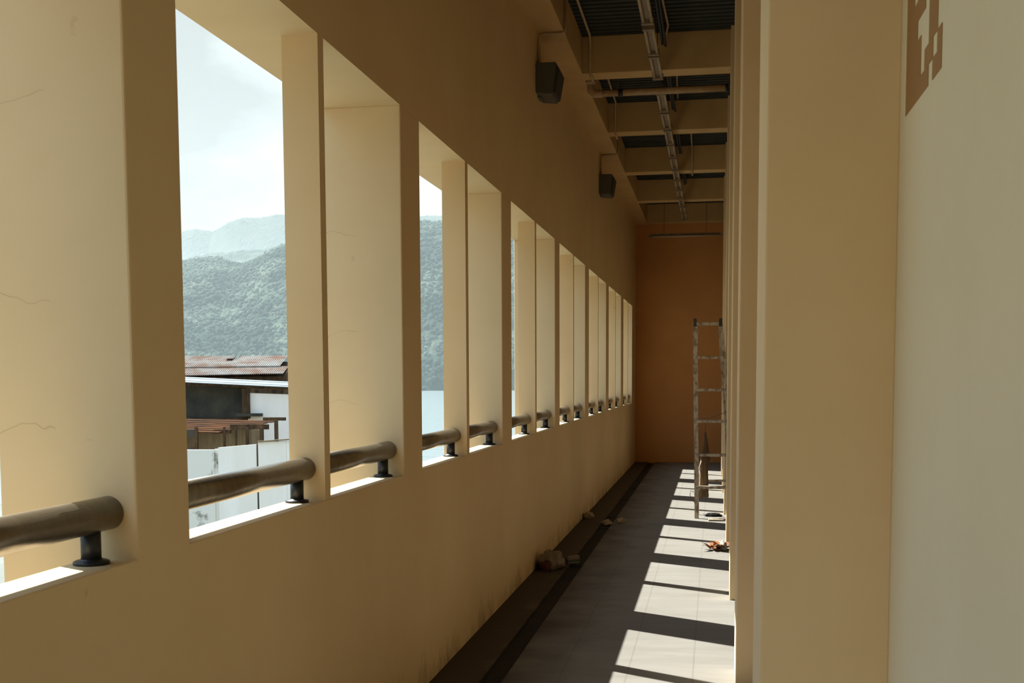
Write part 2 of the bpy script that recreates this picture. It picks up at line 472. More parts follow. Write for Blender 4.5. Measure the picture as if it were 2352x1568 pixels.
fy = [8.49, 9.32, 10.10, 11.36, 12.16, 12.96, 13.76, 14.56, 15.36, 16.16, 16.96, 17.76, 18.56, 19.36]
fl = ['nearest hanging twin-tube light at the top edge of the ceiling bay', 'hanging twin-tube light second from the nearest, against the first cross beam face',
      'hanging twin-tube light that crosses the nearest beam underside', 'hanging twin-tube light emerging just behind the brown overhead pipe',
      'hanging twin-tube light on the second beam face, next one past the pipe', 'hanging twin-tube light that crosses the second beam underside',
      'hanging twin-tube light just past the second beam underside', 'hanging twin-tube light on the third beam face',
      'hanging twin-tube light that meets the third beam underside', 'hanging twin-tube light just past the third beam underside',
      'hanging twin-tube light on the fourth beam face', 'hanging twin-tube light that meets the fourth beam underside',
      'last but one lengthwise hanging twin-tube light', 'farthest lengthwise hanging twin-tube light, next to the crosswise one']
for y0, lb in zip(fy, fl):
    batten((-0.503, y0, 2.585), 0, 0.68, 'fluorescent_light', lb, 'lengthwise fluorescent lights')
batten((-0.50, 20.0, 2.352), PI/2, 1.16, 'fluorescent_light', 'long crosswise twin-tube light hanging before the end wall', None, ZB if False else ZC)
bm = B()
tube(bm, [(-0.47, 5, 2.90), (-0.47, 12, 2.89), (-0.47, 19.5, 2.90)], 0.012, 8)
tube(bm, [(-0.445, 5, 2.92), (-0.445, 12, 2.86), (-0.445, 19.5, 2.92)], 0.010, 8)
tag(obj('power_cable', bm, dark_cable), 'pair of black cables running above the row of tube lights', 'cable')

# overhead pipe
e = empty('overhead_pipe', (-0.5, 10.955, 2.583)); tag(e, 'brown pipe crossing the ceiling bay behind the nearest beam', 'pipe')
def loc_bm(bm, v): bmesh.ops.translate(bm, verts=bm.verts, vec=v); return bm
bm = B(); tube(bm, [(-1.08, 10.955, 2.583), (0.10, 10.955, 2.583)], 0.030, 20); obj('pipe_run', loc_bm(bm, (0.5, -10.955, -2.583)), pipe_m, e)
bm = B(); tube(bm, [(-1.03, 10.955, 2.583), (-1.10, 10.955, 2.583), (-1.135, 10.955, 2.613), (-1.14, 10.955, 2.70), (-1.14, 10.955, 2.98)], 0.036, 16)
obj('elbow', loc_bm(bm, (0.5, -10.955, -2.583)), pipe_m, e)
bm = B(); tube(bm, [(-0.885, 10.955, 2.583), (-0.845, 10.955, 2.583)], 0.034, 18); tube(bm, [(-0.865, 10.955, 2.613), (-0.865, 10.955, 2.98)], 0.006, 8)
obj('pipe_clamp', loc_bm(bm, (0.5, -10.955, -2.583)), post_m, e)
bm = B(); tube(bm, [(0.075, 10.955, 2.583), (0.10, 10.955, 2.583)], 0.037, 18); obj('end_collar', loc_bm(bm, (0.5, -10.955, -2.583)), post_m, e)

# junction box on edge beam
bm = B(); box(bm, -1.17, -1.09, 10.85, 10.93, 2.66, 2.80, 0.006)
tag(obj('junction_box', bm, conduit_m), 'small brown junction box on the edge beam left of the overhead pipe', 'junction box')

def conduit(pts, r, label, name='conduit', m=None):
    bm = B(); tube(bm, pts, r, 10); tag(obj(name, bm, m or conduit_m), label, 'conduit', 'ceiling conduits')
conduit([(-1.085, 8.28, 2.955), (-1.09, 10.40, 2.955), (-1.10, 10.545, 2.93), (-1.10, 10.552, 2.66), (-1.10, 10.81, 2.655), (-1.11, 10.86, 2.70)], 0.011,
        'pale conduit running down the nearest beam face at the left corner')
conduit([(-1.06, 10.82, 2.955), (-1.075, 12.95, 2.955), (-1.09, 13.07, 2.93), (-1.09, 13.085, 2.655), (-1.09, 13.40, 2.655)], 0.010,
        'pale conduit on the second beam face left of the lights')
conduit([(-0.42, 8.28, 2.95), (-0.43, 9.3, 2.93), (-0.41, 10.2, 2.94), (-0.455, 10.53, 2.89)], 0.010, 'curved pale conduit right of the nearest tube light')
conduit([(-0.37, 10.82, 2.955), (-0.41, 12.9, 2.955)], 0.009, 'straight pale conduit under the deck between the first two beams')
conduit([(-0.30, 13.35, 2.955), (-0.31, 15.5, 2.955), (-0.31, 15.63, 2.93), (-0.31, 15.645, 2.655), (-0.31, 15.95, 2.655)], 0.010, 'thin conduit down the third beam face right of the lights')

# speakers on the window wall
def speaker(y0, label):
    e = empty('wall_speaker', (XL, y0, 2.19)); Ls = 0.36
    bm = B()
    hexa(bm, [(0, 0, 0), (0.128, 0, -0.012), (0.128, Ls, -0.012), (0, Ls, 0), (0, 0, 0.225), (0.160, 0, 0.225), (0.160, Ls, 0.225), (0, Ls, 0.225)])
    bmesh.ops.bevel(bm, geom=bm.edges[:], offset=0.006, segments=2, affect='EDGES')
    obj('case', bm, speaker_m, e)
    bm = B()
    hexa(bm, [(0.129, 0.012, 0.0), (0.150, 0.03, 0.0), (0.150, Ls-0.03, 0.0), (0.129, Ls-0.012, 0.0),
              (0.159, 0.012, 0.215), (0.182, 0.03, 0.180), (0.182, Ls-0.03, 0.180), (0.159, Ls-0.012, 0.215)])
    obj('grille', bm, grille_m, e)
    bm = B(); box(bm, 0.0, 0.03, 0.1, 0.24, -0.014, 0.0); obj('bracket', bm, speaker_m, e)
    tag(e, label, 'speaker', 'speakers on the window wall')
    bm = B()
    tube(bm, [(XL+0.014, y0+0.10, 2.41), (XL+0.014, y0+0.10, 2.60), (XL+0.022, y0+0.10, 2.638), (XL+0.05, y0+0.10, 2.652), (-1.20, y0+0.10, 2.652),
              (-1.168, y0+0.10, 2.66), (-1.158, y0+0.10, 2.69), (-1.158, y0+0.10, 2.97)], 0.011, 10)
    return bm
bm = speaker(9.16, 'nearer dark wedge speaker high on the window wall')
tag(obj('conduit', bm, conduit_m), 'bent conduit rising from the nearer wall speaker over the beam', 'conduit', 'ceiling conduits')
bm = speaker(14.22, 'farther dark wedge speaker high on the window wall')
tag(obj('conduit', bm, conduit_m), 'bent conduit rising from the farther wall speaker over the beam', 'conduit', 'ceiling conduits')

# ------------------------------------------------------------------ stepladder
YL = 12.62
e = empty('stepladder', (0.03, YL, ZF)); tag(e, 'tall paint-splashed aluminium stepladder by the right-hand pillars', 'ladder')
def lp(x, y, z): return (x - 0.03, y - YL, z - ZF)
LT, LB_, RT, RB = (-0.205, YL+0.0, 0.585), (-0.172, YL, ZF), (0.055, YL, 0.585), (0.285, YL, ZF)
bm = B(); beam_between(bm, lp(*LB_), lp(*LT), 0.045, 0.026, up=(0, 1, 0)); obj('front_rail', bm, ladder_m, e)
def rx(z): t = (z-ZF)/(0.585-ZF); return RB[0] + (RT[0]-RB[0])*t
bm = B(); beam_between(bm, lp(0.30, YL, ZF), lp(0.055, YL, 0.585), 0.045, 0.026, up=(0, 1, 0)); obj('front_rail', bm, ladder_m, e)
def xl(z): t = (z-ZF)/(0.585-ZF); return LB_[0] + (LT[0]-LB_[0])*t
def xr(z): t = (z-ZF)/(0.585-ZF); return 0.30 + (0.055-0.30)*t
for z in (0.207, -0.133, -0.466, -0.823, -1.167):
    bm = B(); box(bm, xl(z)-0.03, xr(z)-0.03, -0.04, 0.04, z-ZF-0.014, z-ZF+0.014, 0.004)
    obj('step', bm, ladder_m, e)
bm = B(); box(bm, -0.205-0.03, 0.06-0.03, -0.05, 0.06, 0.545-ZF, 0.575-ZF, 0.004); obj('top_cap', bm, ladder_m, e)
for x in (-0.207, 0.058):
    bm = B(); box(bm, x-0.03-0.017, x-0.03+0.017, -0.055, 0.065, 0.53-ZF, 0.615-ZF, 0.005); obj('hinge_bracket', bm, ladder_dark, e)
for xt, xb in ((-0.19, -0.165), (0.045, 0.20)):
    bm = B(); beam_between(bm, lp(xb, YL+0.35, ZF), lp(xt, YL+0.05, 0.56), 0.026, 0.022, up=(0, 1, 0)); obj('rear_rail', bm, ladder_m, e)
for z in (-1.12,):
    t = (z-ZF)/(0.56-ZF); yy = 0.35 + (0.05-0.35)*t
    bm = B(); box(bm, -0.165-0.03-0.02*t, 0.20-0.03-0.155*t, yy-0.01, yy+0.012, z-ZF-0.012, z-ZF+0.012); obj('rear_brace', bm, ladder_m, e)
bm = B(); tube(bm, [lp(xl(-.42), YL-0.02, -0.437), lp(-0.05, YL-0.045, -0.43), lp(0.08, YL-0.02, -0.385), lp(0.135, YL-0.02, -0.365)], 0.004, 6)
tube(bm, [lp(-0.205, YL-0.02, -1.24+0.02), lp(-0.235, YL-0.02, -1.20), lp(-0.245, YL-0.02, -1.25), lp(-0.215, YL-0.02, -1.31), lp(-0.19, YL-0.02, -1.33)], 0.004, 6)
obj('tie_wire', bm, string_m, e)

# brown cloth bag hanging behind the steps
e = empty('hanging_bag', (-0.09, YL+0.09, -1.28)); tag(e, 'limp brown cloth bag hanging from a stepladder rung by string', 'bag')
bm = B(); seg = 20; rings = []
prof = [(0.006, 0.70), (0.013, 0.66), (0.022, 0.60), (0.034, 0.52), (0.044, 0.44), (0.049, 0.40), (0.042, 0.36), (0.043, 0.28), (0.050, 0.18), (0.058, 0.08), (0.062, 0.0)]
for i, (r, z) in enumerate(prof):
    rings.append([bm.verts.new((r*math.cos(a)*(1+0.18*math.sin(3*a+i*0.5)) + (0.012 if z < 0.38 else 0.0)*(-1) , r*0.6*math.sin(a)*(1+0.2*math.sin(5*a)), z + 0.012*math.sin(4*a)*(1 if i > 8 else 0)))
                  for a in [2*PI*k/seg for k in range(seg)]])
for A, B2 in zip(rings, rings[1:]):
    for k in range(seg):
        f = bm.faces.new((A[k], A[(k+1) % seg], B2[(k+1) % seg], B2[k])); f.smooth = True
bm.faces.new(rings[0]); bm.faces.new(rings[-1][::-1])
obj('cloth_body', bm, bag_m, e)
bm = B(); tube(bm, [(0, 0, 0.69), (0.003, -0.01, 0.76), (0.0, -0.085, 0.802)], 0.0035, 6); tube(bm, [(0, 0, 0.70), (-0.014, 0, 0.675), (-0.02, 0, 0.70)], 0.003, 6)
obj('string', bm, string_m, e)
bm = B(); tube(bm, [(-0.028, -0.02, 0.42), (-0.062, -0.02, 0.31), (-0.047, -0.02, 0.25), (-0.052, -0.02, 0.12), (-0.066, -0.02, 0.07)], 0.005, 8)
obj('strap', bm, strap_m, e)

# ------------------------------------------------------------------ litter
def crumple(name, loc, size, m, seed, label, cat, sub=3, amp=0.35, flat=0.0, parent=None):
    bm = B(); bmesh.ops.create_icosphere(bm, subdivisions=sub, radius=1.0)
    for v in bm.verts:
        n_ = noise.noise(v.co*1.7 + Vector((seed, seed*2, 0)))
        n2 = noise.noise(v.co*4.5 + Vector((seed, 0, seed)))
        v.co *= 1 + amp*n_ + amp*0.5*n2
        v.co = Vector((v.co.x*size[0], v.co.y*size[1], max(v.co.z, -flat if flat else -9)*size[2]))
    zmin = min(v.co.z for v in bm.verts)
    for v in bm.verts: v.co.z -= zmin
    for f in bm.faces: f.smooth = True
    o = obj(name, bm, m, parent)
    o.location = loc
    if label: tag(o, label, cat)
    return o
e = empty('plastic_sack', (-1.262, 9.15, ZF)); tag(e, 'slumped grey plastic sack leaning on the window wall floor', 'sack')
crumple('sack_body', (0, 0, 0), (0.10, 0.16, 0.085), sack_m, 3.1, None, None, 4, 0.3, 0.6, e)
crumple('red_rag', (-0.02, -0.13, 0), (0.05, 0.05, 0.05), redcloth_m, 5.2, None, None, 3, 0.3, 0.6, e)
e = empty('drink_carton', (-1.125, 9.42, ZF), 0.5); tag(e, 'crushed striped carton lying beside the grey plastic sack', 'carton')
bm = B(); hexa(bm, [(-0.055, -0.035, 0), (0.05, -0.04, 0), (0.055, 0.035, 0), (-0.05, 0.04, 0), (-0.05, -0.03, 0.055), (0.055, -0.03, 0.068), (0.05, 0.03, 0.06), (-0.045, 0.035, 0.05)])
bmesh.ops.bevel(bm, geom=bm.edges[:], offset=0.006, segments=2, affect='EDGES'); obj('carton_body', bm, sack_m, e)
bm = B(); hexa(bm, [(-0.057, -0.040, 0.014), (0.054, -0.044, 0.016), (0.058, 0.02, 0.016), (-0.054, 0.02, 0.014), (-0.056, -0.037, 0.030), (0.056, -0.040, 0.034), (0.058, 0.02, 0.034), (-0.053, 0.02, 0.030)])
gm = mat('green_stripe', (0.02, 0.05, 0.035), 0.6); obj('stripe', bm, gm, e)
crumple('crumpled_paper', (-1.318, 12.50, ZF), (0.055, 0.075, 0.045), paper_m, 1.3, 'small pale crumpled paper at the foot of the window wall', 'paper', 3, 0.45, 0.5)
crumple('crumpled_wrapper', (-1.075, 12.02, ZF-0.012), (0.05, 0.07, 0.035), paper_m, 8.3, 'pale crumpled wrapper lying across the dark drain', 'wrapper', 3, 0.6, 0.4)
crumple('torn_wrapper', (-0.94, 12.12, ZF), (0.045, 0.06, 0.04), paper_m, 4.9, 'torn pale wrapper just right of the dark drain', 'wrapper', 3, 0.6, 0.4)
crumple('black_rag', (0.0, 12.84, ZF), (0.09, 0.07, 0.022), post_m, 6.6, 'black rag on sunlit floor between the stepladder legs', 'rag', 3, 0.5, 0.6)
bm = B(); box(bm, -0.07, 0.09, -0.035, 0.035, 0.0, 0.018, 0.004)
o = obj('wood_scrap', bm, paper_m); o.location = (0.02, 12.42, ZF); o.rotation_euler = (0, 0, 0.12); tag(o, 'thin wooden scrap on the floor in front of the stepladder', 'wood scrap')

# heap of dry leaves at a pillar
e = empty('dry_leaf_bunch', (0.045, 10.33, ZF)); e.scale = (1.35, 1.3, 1.35); tag(e, 'bunch of curled rust-orange dry leaves lying on the sunlit floor against a pillar', 'leaves')
random.seed(11)
for k in range(30):
    bm = B(); n_ = 6; Lf = random.uniform(0.06, 0.11); W = random.uniform(0.012, 0.024)
    az = random.uniform(0, 2*PI); el = random.uniform(0.1, 1.2); cx, cy = random.uniform(-0.06, 0.05), random.uniform(-0.05, 0.05)
    L1, R1 = [], []
    for i in range(n_+1):
        t = i/n_; ww = W*math.sin(PI*min(1, t*0.95+0.05)); a = el*(1-1.1*t)
        px_ = cx + math.cos(az)*Lf*t*math.cos(a*0.6); py_ = cy + math.sin(az)*Lf*t*math.cos(a*0.6); pz = 0.006 + Lf*math.sin(el)*(t-0.45*t*t)*0.9
        L1.append(bm.verts.new((px_ - math.sin(az)*ww, py_ + math.cos(az)*ww, pz + ww*0.6)))
        R1.append(bm.verts.new((px_ + math.sin(az)*ww, py_ - math.cos(az)*ww, pz + ww*0.4)))
    for i in range(n_):
        f = bm.faces.new((L1[i], R1[i], R1[i+1], L1[i+1])); f.smooth = True
    ex = bmesh.ops.solidify(bm, geom=bm.faces[:], thickness=0.0012)
    obj('leaf', bm, leafpale_m if k % 6 == 0 else leaf_m, e)
crumple('twisted_rag', (0.035, -0.03, 0.0), (0.02, 0.03, 0.04), greyrag_m, 2.2, None, None, 3, 0.4, 0.6, e)

# ------------------------------------------------------------------ outside: shore, sea, hills
bm = B(); box(bm, -70, 12, -20, 52, -6.4, -6.0)
tag(obj('shore_ground', bm, ground_m), 'dusty shore ground under the shacks outside', 'ground', kind='structure')
bm = B(); vs = [bm.verts.new(v) for v in ((-2500, 52, -7), (900, 52, -7), (900, 3200, -7), (-2500, 3200, -7))]; bm.faces.new(vs)
tag(obj('sea', bm, sea_m), 'pale glittering sea beyond the window wall', 'sea', kind='structure')

def interp(tab, x):
    if x <= tab[0][0]: return tab[0][1]
    for (a, p_), (c, q_) in zip(tab, tab[1:]):
        if x <= c: return p_ + (q_-p_)*(x-a)/(c-a)
    return tab[-1][1]

def hill(name, tab, y0, y1, x0, x1, nx, ny, amp, fq, m, label, canopy=0.0):
    """terrain rising from a waterline at depth y0 to a crest at depth y1 whose skyline follows tab (bearing, slope)"""
    bm = B(); rows_ = []
    for j in range(ny+1):
        t = j/ny
        yy = y0 + (y1*1.12-y0)*t
        row = []
        for i in range(nx+1):
            u = x0 + (x1-x0)*i/nx
            X = u*y1 + (yy-y1)*u*0.85
            crest = interp(tab, u)*y1
            s_ = min(1.0, (yy-y0)/(y1-y0))
            h_ = -7.5 + (crest+7.5)*(math.sin(s_*PI/2)**0.9)
            gully = noise.noise(Vector((X*fq, yy*fq*0.6, 3.0)))
            h_ += amp*gully*math.sin(s_*PI)
            if yy > y1: h_ -= (yy-y1)*0.5
            if canopy > 0 and s_ > 0.02:
                c1 = noise.noise(Vector((X*0.09, yy*0.09, 0.0))); c2 = noise.noise(Vector((X*0.24, yy*0.24, 5.0)))
                h_ += canopy*(abs(c1)*1.6 + abs(c2)*0.9)
            row.append(bm.verts.new((X, yy, h_)))
        rows_.append(row)
    for A, B2 in zip(rows_, rows_[1:]):
        for i in range(nx):
            f = bm.faces.new((A[i], A[i+1], B2[i+1], B2[i])); f.smooth = False
    return tag(obj(name, bm, m), label, 'hill', 'hills across the water')
near = [(-0.62, 0.085), (-0.4704, 0.1016), (-0.4496, 0.1042), (-0.4372, 0.1045), (-0.4311, 0.1035), (-0.4209, 0.0998), (-0.4128, 0.0992), (-0.4005, 0.1028),
        (-0.38, 0.1111), (-0.3338, 0.1202), (-0.2495, 0.1304), (-0.2341, 0.1297), (-0.19, 0.142), (-0.10, 0.155)]
mid = [(-0.62, 0.098), (-0.4683, 0.1055), (-0.4495, 0.1089), (-0.4371, 0.1110), (-0.4125, 0.1108), (-0.3962, 0.1120), (-0.38, 0.1130), (-0.3339, 0.116), (-0.1, 0.12)]
far = [(-0.7, 0.12), (-0.4864, 0.1271), (-0.4696, 0.1305), (-0.4571, 0.1329), (-0.4490, 0.1315), (-0.4407, 0.1298), (-0.4241, 0.1385), (-0.4118, 0.1415), (-0.3956, 0.1408),
       (-0.3794, 0.1434), (-0.3335, 0.1373), (-0.2378, 0.1380), (-0.1, 0.13)]
hill('forested_hill', near, 656, 900, -0.60, -0.12, 460, 230, 9, 0.012, forest_m, 'nearest forested hillside rising straight from the water', 1.7)
hill('forested_hill', mid, 1150, 1400, -0.62, -0.12, 300, 120, 8, 0.008, forest_m, 'hazy middle ridge just showing above the nearest hillside', 2.4)
hill('distant_ridge', far, 2300, 2800, -0.70, -0.12, 320, 120, 14, 0.003, ridge_m, 'palest distant mountain ridge against the sky', 2.5)

# tree crowns covering the nearest hillside (nobody could count them)
def crowns(y0, y1, tab, n_, seed, amp, fq):
    rnd = random.Random(seed)
    tb = bmesh.new(); bmesh.ops.create_icosphere(tb, subdivisions=2, radius=1.0)
    kinds = []
    for q in range(10):
        off = Vector((q*7.3, q*3.1, 0))
        kinds.append(np.array([v.co*(1 + 0.45*noise.noise(v.co*1.5 + off) + 0.42*noise.noise(v.co*4.2 + off)) for v in tb.verts]))
    bf = np.array([[v.index for v in f.verts] for f in tb.faces]); tb.free()
    V, Fc = [], []; k0 = 0
    for _ in range(n_):
        u = rnd.uniform(-0.485, -0.155); s_ = rnd.uniform(0.0, 1.0)**0.8*1.02
        yy = y0 + (y1-y0)*s_
        X = u*y1 + (yy-y1)*u*0.85
        crest = interp(tab, u)*y1
        ss = min(1.0, s_)
        h_ = -7.5 + (crest+7.5)*(math.sin(ss*PI/2)**0.9) + amp*noise.noise(Vector((X*fq, yy*fq*0.6, 3.0)))*math.sin(ss*PI)
        clump = noise.noise(Vector((X*0.03, yy*0.03, 9.0)))
        rr = rnd.uniform(0.9, 2.0)*(1 + 0.5*clump)
        c = kinds[rnd.randrange(10)]; a = rnd.uniform(0, 6.28)
        ca, sa = math.cos(a)*rr, math.sin(a)*rr
        V.append(np.stack([X + c[:, 0]*ca - c[:, 1]*sa, yy + c[:, 0]*sa + c[:, 1]*ca, h_ + rr*0.5 + c[:, 2]*rr*rnd.uniform(0.7, 1.3)], 1))
        Fc.append(bf + k0); k0 += len(c)
    V = np.concatenate(V); Fc = np.concatenate(Fc)
    me = bpy.data.meshes.new('tree_crowns')
    me.vertices.add(len(V)); me.vertices.foreach_set('co', V.ravel())
    me.loops.add(len(Fc)*3); me.loops.foreach_set('vertex_index', Fc.ravel())
    me.polygons.add(len(Fc)); me.polygons.foreach_set('loop_start', np.arange(len(Fc))*3)
    me.update(calc_edges=True); me.materials.append(forest_m)
    o = bpy.data.objects.new('tree_crowns', me); C.objects.link(o)
    return tag(o, 'dense tree crowns covering the nearest hillside across the water', 'trees', kind='stuff')
crowns(656, 900, near, 12000, 5, 9, 0.012)

# haze over the water
hz = bpy.data.materials.new('sea_haze'); hz.use_nodes = True
N = hz.node_tree.nodes; L = hz.node_tree.links; N.clear()
out = N.new('ShaderNodeOutputMaterial'); vsn = N.new('ShaderNodeVolumeScatter')
vsn.inputs['Color'].default_value = (0.160, 0.177, 0.171, 1); vsn.inputs['Density'].default_value = 0.0014; vsn.inputs['Anisotropy'].default_value = 0.0
L.new(vsn.outputs[0], out.inputs['Volume'])
bm = B(); box(bm, -2600, 600, 110, 3100, -6.9, 200)
tag(obj('sea_haze', bm, hz), 'bright humid haze hanging over the water in front of the hills', 'haze', kind='stuff')

# ------------------------------------------------------------------ outside: shacks
def corrugated(bm, x0, x1, rowsYZ, pitch=0.07, amp=0.012, skew=0.0, holes=()):
    """rowsYZ: list of (y, z_left, z_right) from eave to ridge; ribs run up the slope"""
    n_ = int((x1-x0)/(pitch/6)); grid = []
    for (yy, zl, zr) in rowsYZ:
        row = []
        for i in range(n_+1):
            x = x0 + (x1-x0)*i/n_; t = i/n_
            row.append(bm.verts.new((x, yy, zl + (zr-zl)*t + amp*math.sin(2*PI*x/pitch))))
        grid.append(row)
    for r_, (A, B2) in enumerate(zip(grid, grid[1:])):
        for i in range(n_):
            x = x0 + (x1-x0)*(i+0.5)/n_
            if any(h0 <= x <= h1 and r_ == rr_ for h0, h1, rr_ in holes): continue
            f = bm.faces.new((A[i], A[i+1], B2[i+1], B2[i])); f.smooth = True

e = empty('rusty_roof_shack', (-17, 40, -6)); tag(e, 'shack with a rusty corrugated roof, farthest back and highest', 'shack')
def par(name, bm, m, e, label=None):
    bmesh.ops.translate(bm, verts=bm.verts, vec=-e.location); o = obj(name, bm, m, e)
    if label: o['label'] = label
    return o
bm = B(); corrugated(bm, -21, -15.05, [(39.5, 0.42, 0.46), (39.75, 0.56, 0.58), (39.95, 0.65, 0.67), (40.1, 0.73, 0.74), (40.4, 0.86, 0.83)], 0.075, 0.016,
                     holes=((-17.25, -17.0, 2), (-17.05, -16.85, 3)))
par('roof_sheet', bm, rustroof_m, e)
bm = B(); corrugated(bm, -20.6, -14.75, [(39.0, 0.11, 0.20), (39.3, 0.29, 0.34), (39.56, 0.42, 0.45)], 0.075, 0.016)
par('roof_sheet', bm, rustroof_m, e)
bm = B(); box(bm, -21, -14.95, 39.35, 39.5, -6, 0.10); par('wall', bm, darkwood_m, e)
bm = B(); hexa(bm, [(-21, 39.1, -0.6), (-14.8, 39.1, -0.6), (-14.8, 40.3, -0.6), (-21, 40.3, -0.6), (-21, 39.3, 0.05), (-14.8, 39.2, 0.10), (-14.8, 40.3, 0.62), (-21, 40.3, 0.62)])
par('roof_frame', bm, darkwood_m, e)
bm = B(); hexa(bm, [(-17.6, 39.9, 0.50), (-16.5, 39.9, 0.50), (-16.5, 40.35, 0.70), (-17.6, 40.35, 0.70), (-17.6, 39.9, 0.56), (-16.5, 39.9, 0.56), (-16.5, 40.35, 0.76), (-17.6, 40.35, 0.76)])
par('hole_shade_plate', bm, darkwood_m, e)  # dark plate added below the roof holes, standing in for shade inside

e = empty('metal_roof_shed', (-14, 35, -6)); tag(e, 'shed with a bright silvery metal roof edge and dark open front', 'shed')
bm = B()
def zr_(x): return 0.035 - 0.048*(x+16.0)
for i in range(4):
    y0, y1 = 34.0 + 0.3*i, 34.3 + 0.3*i; dz = 0.034*i + (0.006 if i % 2 else 0)
    a = [(-18.5, y0, zr_(-18.5)-0.11+dz), (-10.8, y0, zr_(-10.8)-0.11+dz), (-10.8, y1, zr_(-10.8)-0.085+dz), (-18.5, y1, zr_(-18.5)-0.085+dz)]
    hexa(bm, [(x, y, z-0.02) for x, y, z in a] + a)
par('roof', bm, silver_m, e)
bm = B(); hexa(bm, [(x, y, zr_(x)-0.20) for x, y in ((-18.4, 34.08), (-10.9, 34.08), (-10.9, 34.16), (-18.4, 34.16))] + [(x, y, zr_(x)-0.125) for x, y in ((-18.4, 34.08), (-10.9, 34.08), (-10.9, 34.16), (-18.4, 34.16))])
par('fascia_board', bm, darkwood_m, e)
bm = B(); box(bm, -18.3, -14.24, 34.5, 34.6, -1.25, -0.20); par('dark_screen', bm, dark_m, e)
bm = B(); box(bm, -14.24, -14.02, 34.12, 34.22, -1.2, -0.28); par('corner_post', bm, darkwood_m, e)
bm = B(); hexa(bm, [(-14.1, 34.22, -6), (-11.75, 34.22, -6), (-11.75, 34.3, -6), (-14.1, 34.3, -6), (-14.1, 34.22, -0.42), (-11.75, 34.22, -0.50), (-11.75, 34.3, -0.50), (-14.1, 34.3, -0.42)])
par('white_wall', bm, whitewall_m, e)
bm = B(); box(bm, -11.75, -10.9, 34.22, 34.3, -6, -0.45); par('dark_wall', bm, dark_m, e)
bm = B(); box(bm, -14.4, -13.62, 34.0, 34.4, -1.13, -1.04); par('ledge', bm, dark_m, e)
bm = B(); box(bm, -18.3, -14.1, 34.45, 34.5, -6, -1.2); par('lower_wall', bm, darkwood_m, e)

e = empty('lean_to', (-13.7, 31.5, -6)); tag(e, 'low lean-to with rust-orange boards for a roof, above the white panel wall', 'lean-to')
random.seed(4)
for i in range(7):
    y0 = 31.05 + 0.14*i; z0 = -1.40 + 0.043*i; xe = -13.7 + 0.21*i
    bm = B(); hexa(bm, [(-16.5, y0, z0-0.02), (xe, y0, z0-0.10+0.0), (xe+0.1, y0+0.13, z0-0.07), (-16.5, y0+0.13, z0+0.01),
                        (-16.5, y0, z0), (xe, y0, z0-0.08), (xe+0.1, y0+0.13, z0-0.05+0.012*random.random()), (-16.5, y0+0.13, z0+0.03)])
    par('roof_board', bm, plank_m, e)
bm = B(); box(bm, -12.5, -11.85, 31.4, 31.5, -1.16, -1.07); par('cross_bar', bm, darkwood_m, e)
bm = B(); box(bm, -13.9, -13.4, 31.2, 31.3, -1.52, -1.41); par('cross_bar', bm, darkwood_m, e)
bm = B(); box(bm, -13.4, -12.28, 31.2, 31.3, -1.40, -1.26); par('cross_bar', bm, darkwood_m, e)
for x, w_ in ((-12.40, 0.10), (-11.97, 0.09), (-12.83, 0.07), (-13.16, 0.04), (-13.50, 0.04), (-14.33, 0.07), (-14.75, 0.05)):
    bm = B(); box(bm, x-w_/2, x+w_/2, 31.0, 31.08, -6, -1.33 if x < -12.1 else -1.12); par('post', bm, darkwood_m, e)
bm = B(); box(bm, -16.4, -12.95, 31.75, 31.82, -6, -1.40); par('board_wall', bm, tan_m, e)
bm = B(); box(bm, -12.93, -12.62, 31.55, 31.62, -6, -1.42); par('board_wall', bm, tan_m, e)
bm = B(); box(bm, -16.4, -14.35, 31.02, 31.06, -1.62, -1.40); par('valance', bm, dark_m, e)
bm = B(); box(bm, -16.4, -14.4, 31.02, 31.06, -2.1, -1.90); par('lower_rail', bm, dark_m, e)

e = empty('panel_wall', (-11.5, 28, -6)); tag(e, 'white boundary wall of tall panels with dark joints, seen below the lean-to', 'wall')
bm = B(); hexa(bm, [(-16, 28, -6), (-12.47, 28, -6), (-12.47, 28.1, -6), (-16, 28.1, -6), (-16, 28, -1.80), (-12.47, 28, -1.775), (-12.47, 28.1, -1.775), (-16, 28.1, -1.80)])
par('panel', bm, stained_m, e, 'mould stained panel')
for x0, x1, z0, z1 in ((-12.36, -11.34, -1.72, -1.63), (-11.29, -10.55, -1.57, -1.55), (-10.545, -9.6, -1.55, -1.45), (-9.59, -8.9, -1.45, -1.38)):
    bm = B(); hexa(bm, [(x0, 28, -6), (x1, 28, -6), (x1, 28.1, -6), (x0, 28.1, -6), (x0, 28, z0), (x1, 28, z1), (x1, 28.1, z1), (x0, 28.1, z0)])
    par('panel', bm, whitewall_m, e)
bm = B(); box(bm, -12.47, -12.36, 28.03, 28.12, -6, -1.76); par('joint', bm, stained_m, e)
bm = B(); box(bm, -11.34, -11.29, 28.03, 28.12, -6, -1.62); par('joint', bm, dark_m, e)
bm = B(); hexa(bm, [(-11.3, 27.95, -1.58), (-8.9, 27.95, -1.40), (-8.9, 28.15, -1.40), (-11.3, 28.15, -1.58), (-11.3, 27.95, -1.55), (-8.9, 27.95, -1.37), (-8.9, 28.15, -1.37), (-11.3, 28.15, -1.55)])
par('coping', bm, tan_m, e)

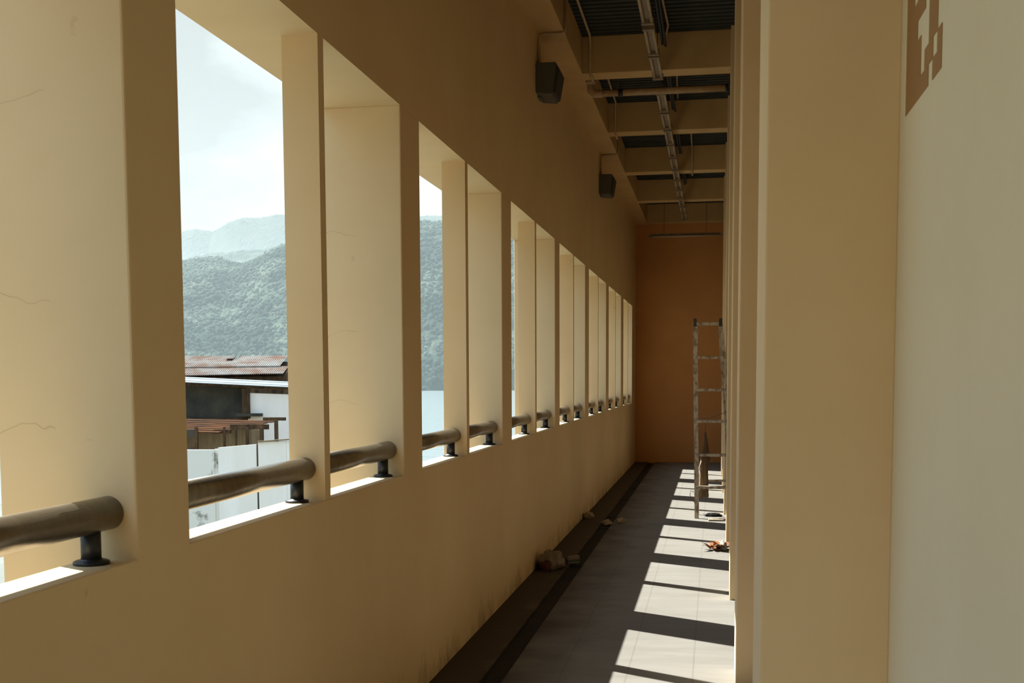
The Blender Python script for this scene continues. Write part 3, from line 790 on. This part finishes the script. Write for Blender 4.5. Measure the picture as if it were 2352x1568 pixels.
# ------------------------------------------------------------------ light
W = bpy.data.worlds.new('sky'); bpy.context.scene.world = W; W.use_nodes = True
N = W.node_tree.nodes; L = W.node_tree.links; bg = N['Background']
tc = N.new('ShaderNodeTexCoord'); mp = N.new('ShaderNodeMapping'); mp.inputs['Scale'].default_value = (1, 1, 1.9)
L.new(tc.outputs['Generated'], mp.inputs['Vector'])
n = N.new('ShaderNodeTexNoise'); n.inputs['Scale'].default_value = 5.5; n.inputs['Detail'].default_value = 7; n.inputs['Roughness'].default_value = 0.52
L.new(mp.outputs[0], n.inputs['Vector'])
r = N.new('ShaderNodeMapRange'); r.inputs['From Min'].default_value = 0.42; r.inputs['From Max'].default_value = 0.60
L.new(n.outputs['Fac'], r.inputs['Value'])
x = N.new('ShaderNodeMix'); x.data_type = 'RGBA'
x.inputs['B'].default_value = (0.80, 0.90, 0.885, 1)
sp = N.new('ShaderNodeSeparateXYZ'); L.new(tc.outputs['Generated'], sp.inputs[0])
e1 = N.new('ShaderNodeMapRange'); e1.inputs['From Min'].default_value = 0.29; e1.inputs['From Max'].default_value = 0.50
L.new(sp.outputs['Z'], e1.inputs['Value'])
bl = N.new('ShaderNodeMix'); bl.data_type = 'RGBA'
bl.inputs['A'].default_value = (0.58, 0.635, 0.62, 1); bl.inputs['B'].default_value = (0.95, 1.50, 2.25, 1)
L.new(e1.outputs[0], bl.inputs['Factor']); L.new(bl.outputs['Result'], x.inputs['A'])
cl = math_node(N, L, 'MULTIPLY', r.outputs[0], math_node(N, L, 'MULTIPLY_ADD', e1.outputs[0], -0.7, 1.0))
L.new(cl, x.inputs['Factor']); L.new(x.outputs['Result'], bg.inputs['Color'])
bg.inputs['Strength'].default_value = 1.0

sl = bpy.data.lights.new('sun', 'SUN'); sl.energy = 14.5; sl.angle = math.radians(0.53); sl.color = (1.0, 0.985, 0.93)
so = bpy.data.objects.new('sun', sl); C.objects.link(so); so.location = (-30, 20, 40)
so.rotation_euler = Vector((1, -0.58, -1.298)).to_track_quat('-Z', 'Y').to_euler()

# ------------------------------------------------------------------ camera
yaw, pit, rol, py = -0.1703, -0.0807, -0.0045, 1086.33
F = Vector((math.sin(yaw)*math.cos(pit), math.cos(yaw)*math.cos(pit), math.sin(pit)))
R = Vector((math.cos(yaw), -math.sin(yaw), 0)); U = R.cross(F)
R2 = R*math.cos(rol) + U*math.sin(rol); U2 = -R*math.sin(rol) + U*math.cos(rol)
cd = bpy.data.cameras.new('camera'); cam = bpy.data.objects.new('camera', cd); C.objects.link(cam)
cam.matrix_world = Matrix(((R2.x, U2.x, -F.x, 0), (R2.y, U2.y, -F.y, 0), (R2.z, U2.z, -F.z, 0), (0, 0, 0, 1)))
cd.sensor_width = 36; cd.lens = 2700*36/2352
cd.shift_y = (py - 784)/2352
cd.clip_start = 0.05; cd.clip_end = 6000
cd.dof.use_dof = True; cd.dof.focus_distance = 6.5; cd.dof.aperture_fstop = 13
bpy.context.scene.camera = cam

sc = bpy.context.scene
sc.view_settings.view_transform = 'Standard'; sc.view_settings.look = 'None'
sc.view_settings.gamma = 1.0; sc.view_settings.exposure = 0.0; sc.view_settings.use_curve_mapping = False
sc.cycles.use_denoising = True
sc.cycles.use_adaptive_sampling = True; sc.cycles.adaptive_threshold = 0.025
sc.cycles.max_bounces = 8; sc.cycles.diffuse_bounces = 7; sc.cycles.volume_bounces = 1
sc.cycles.sample_clamp_indirect = 8
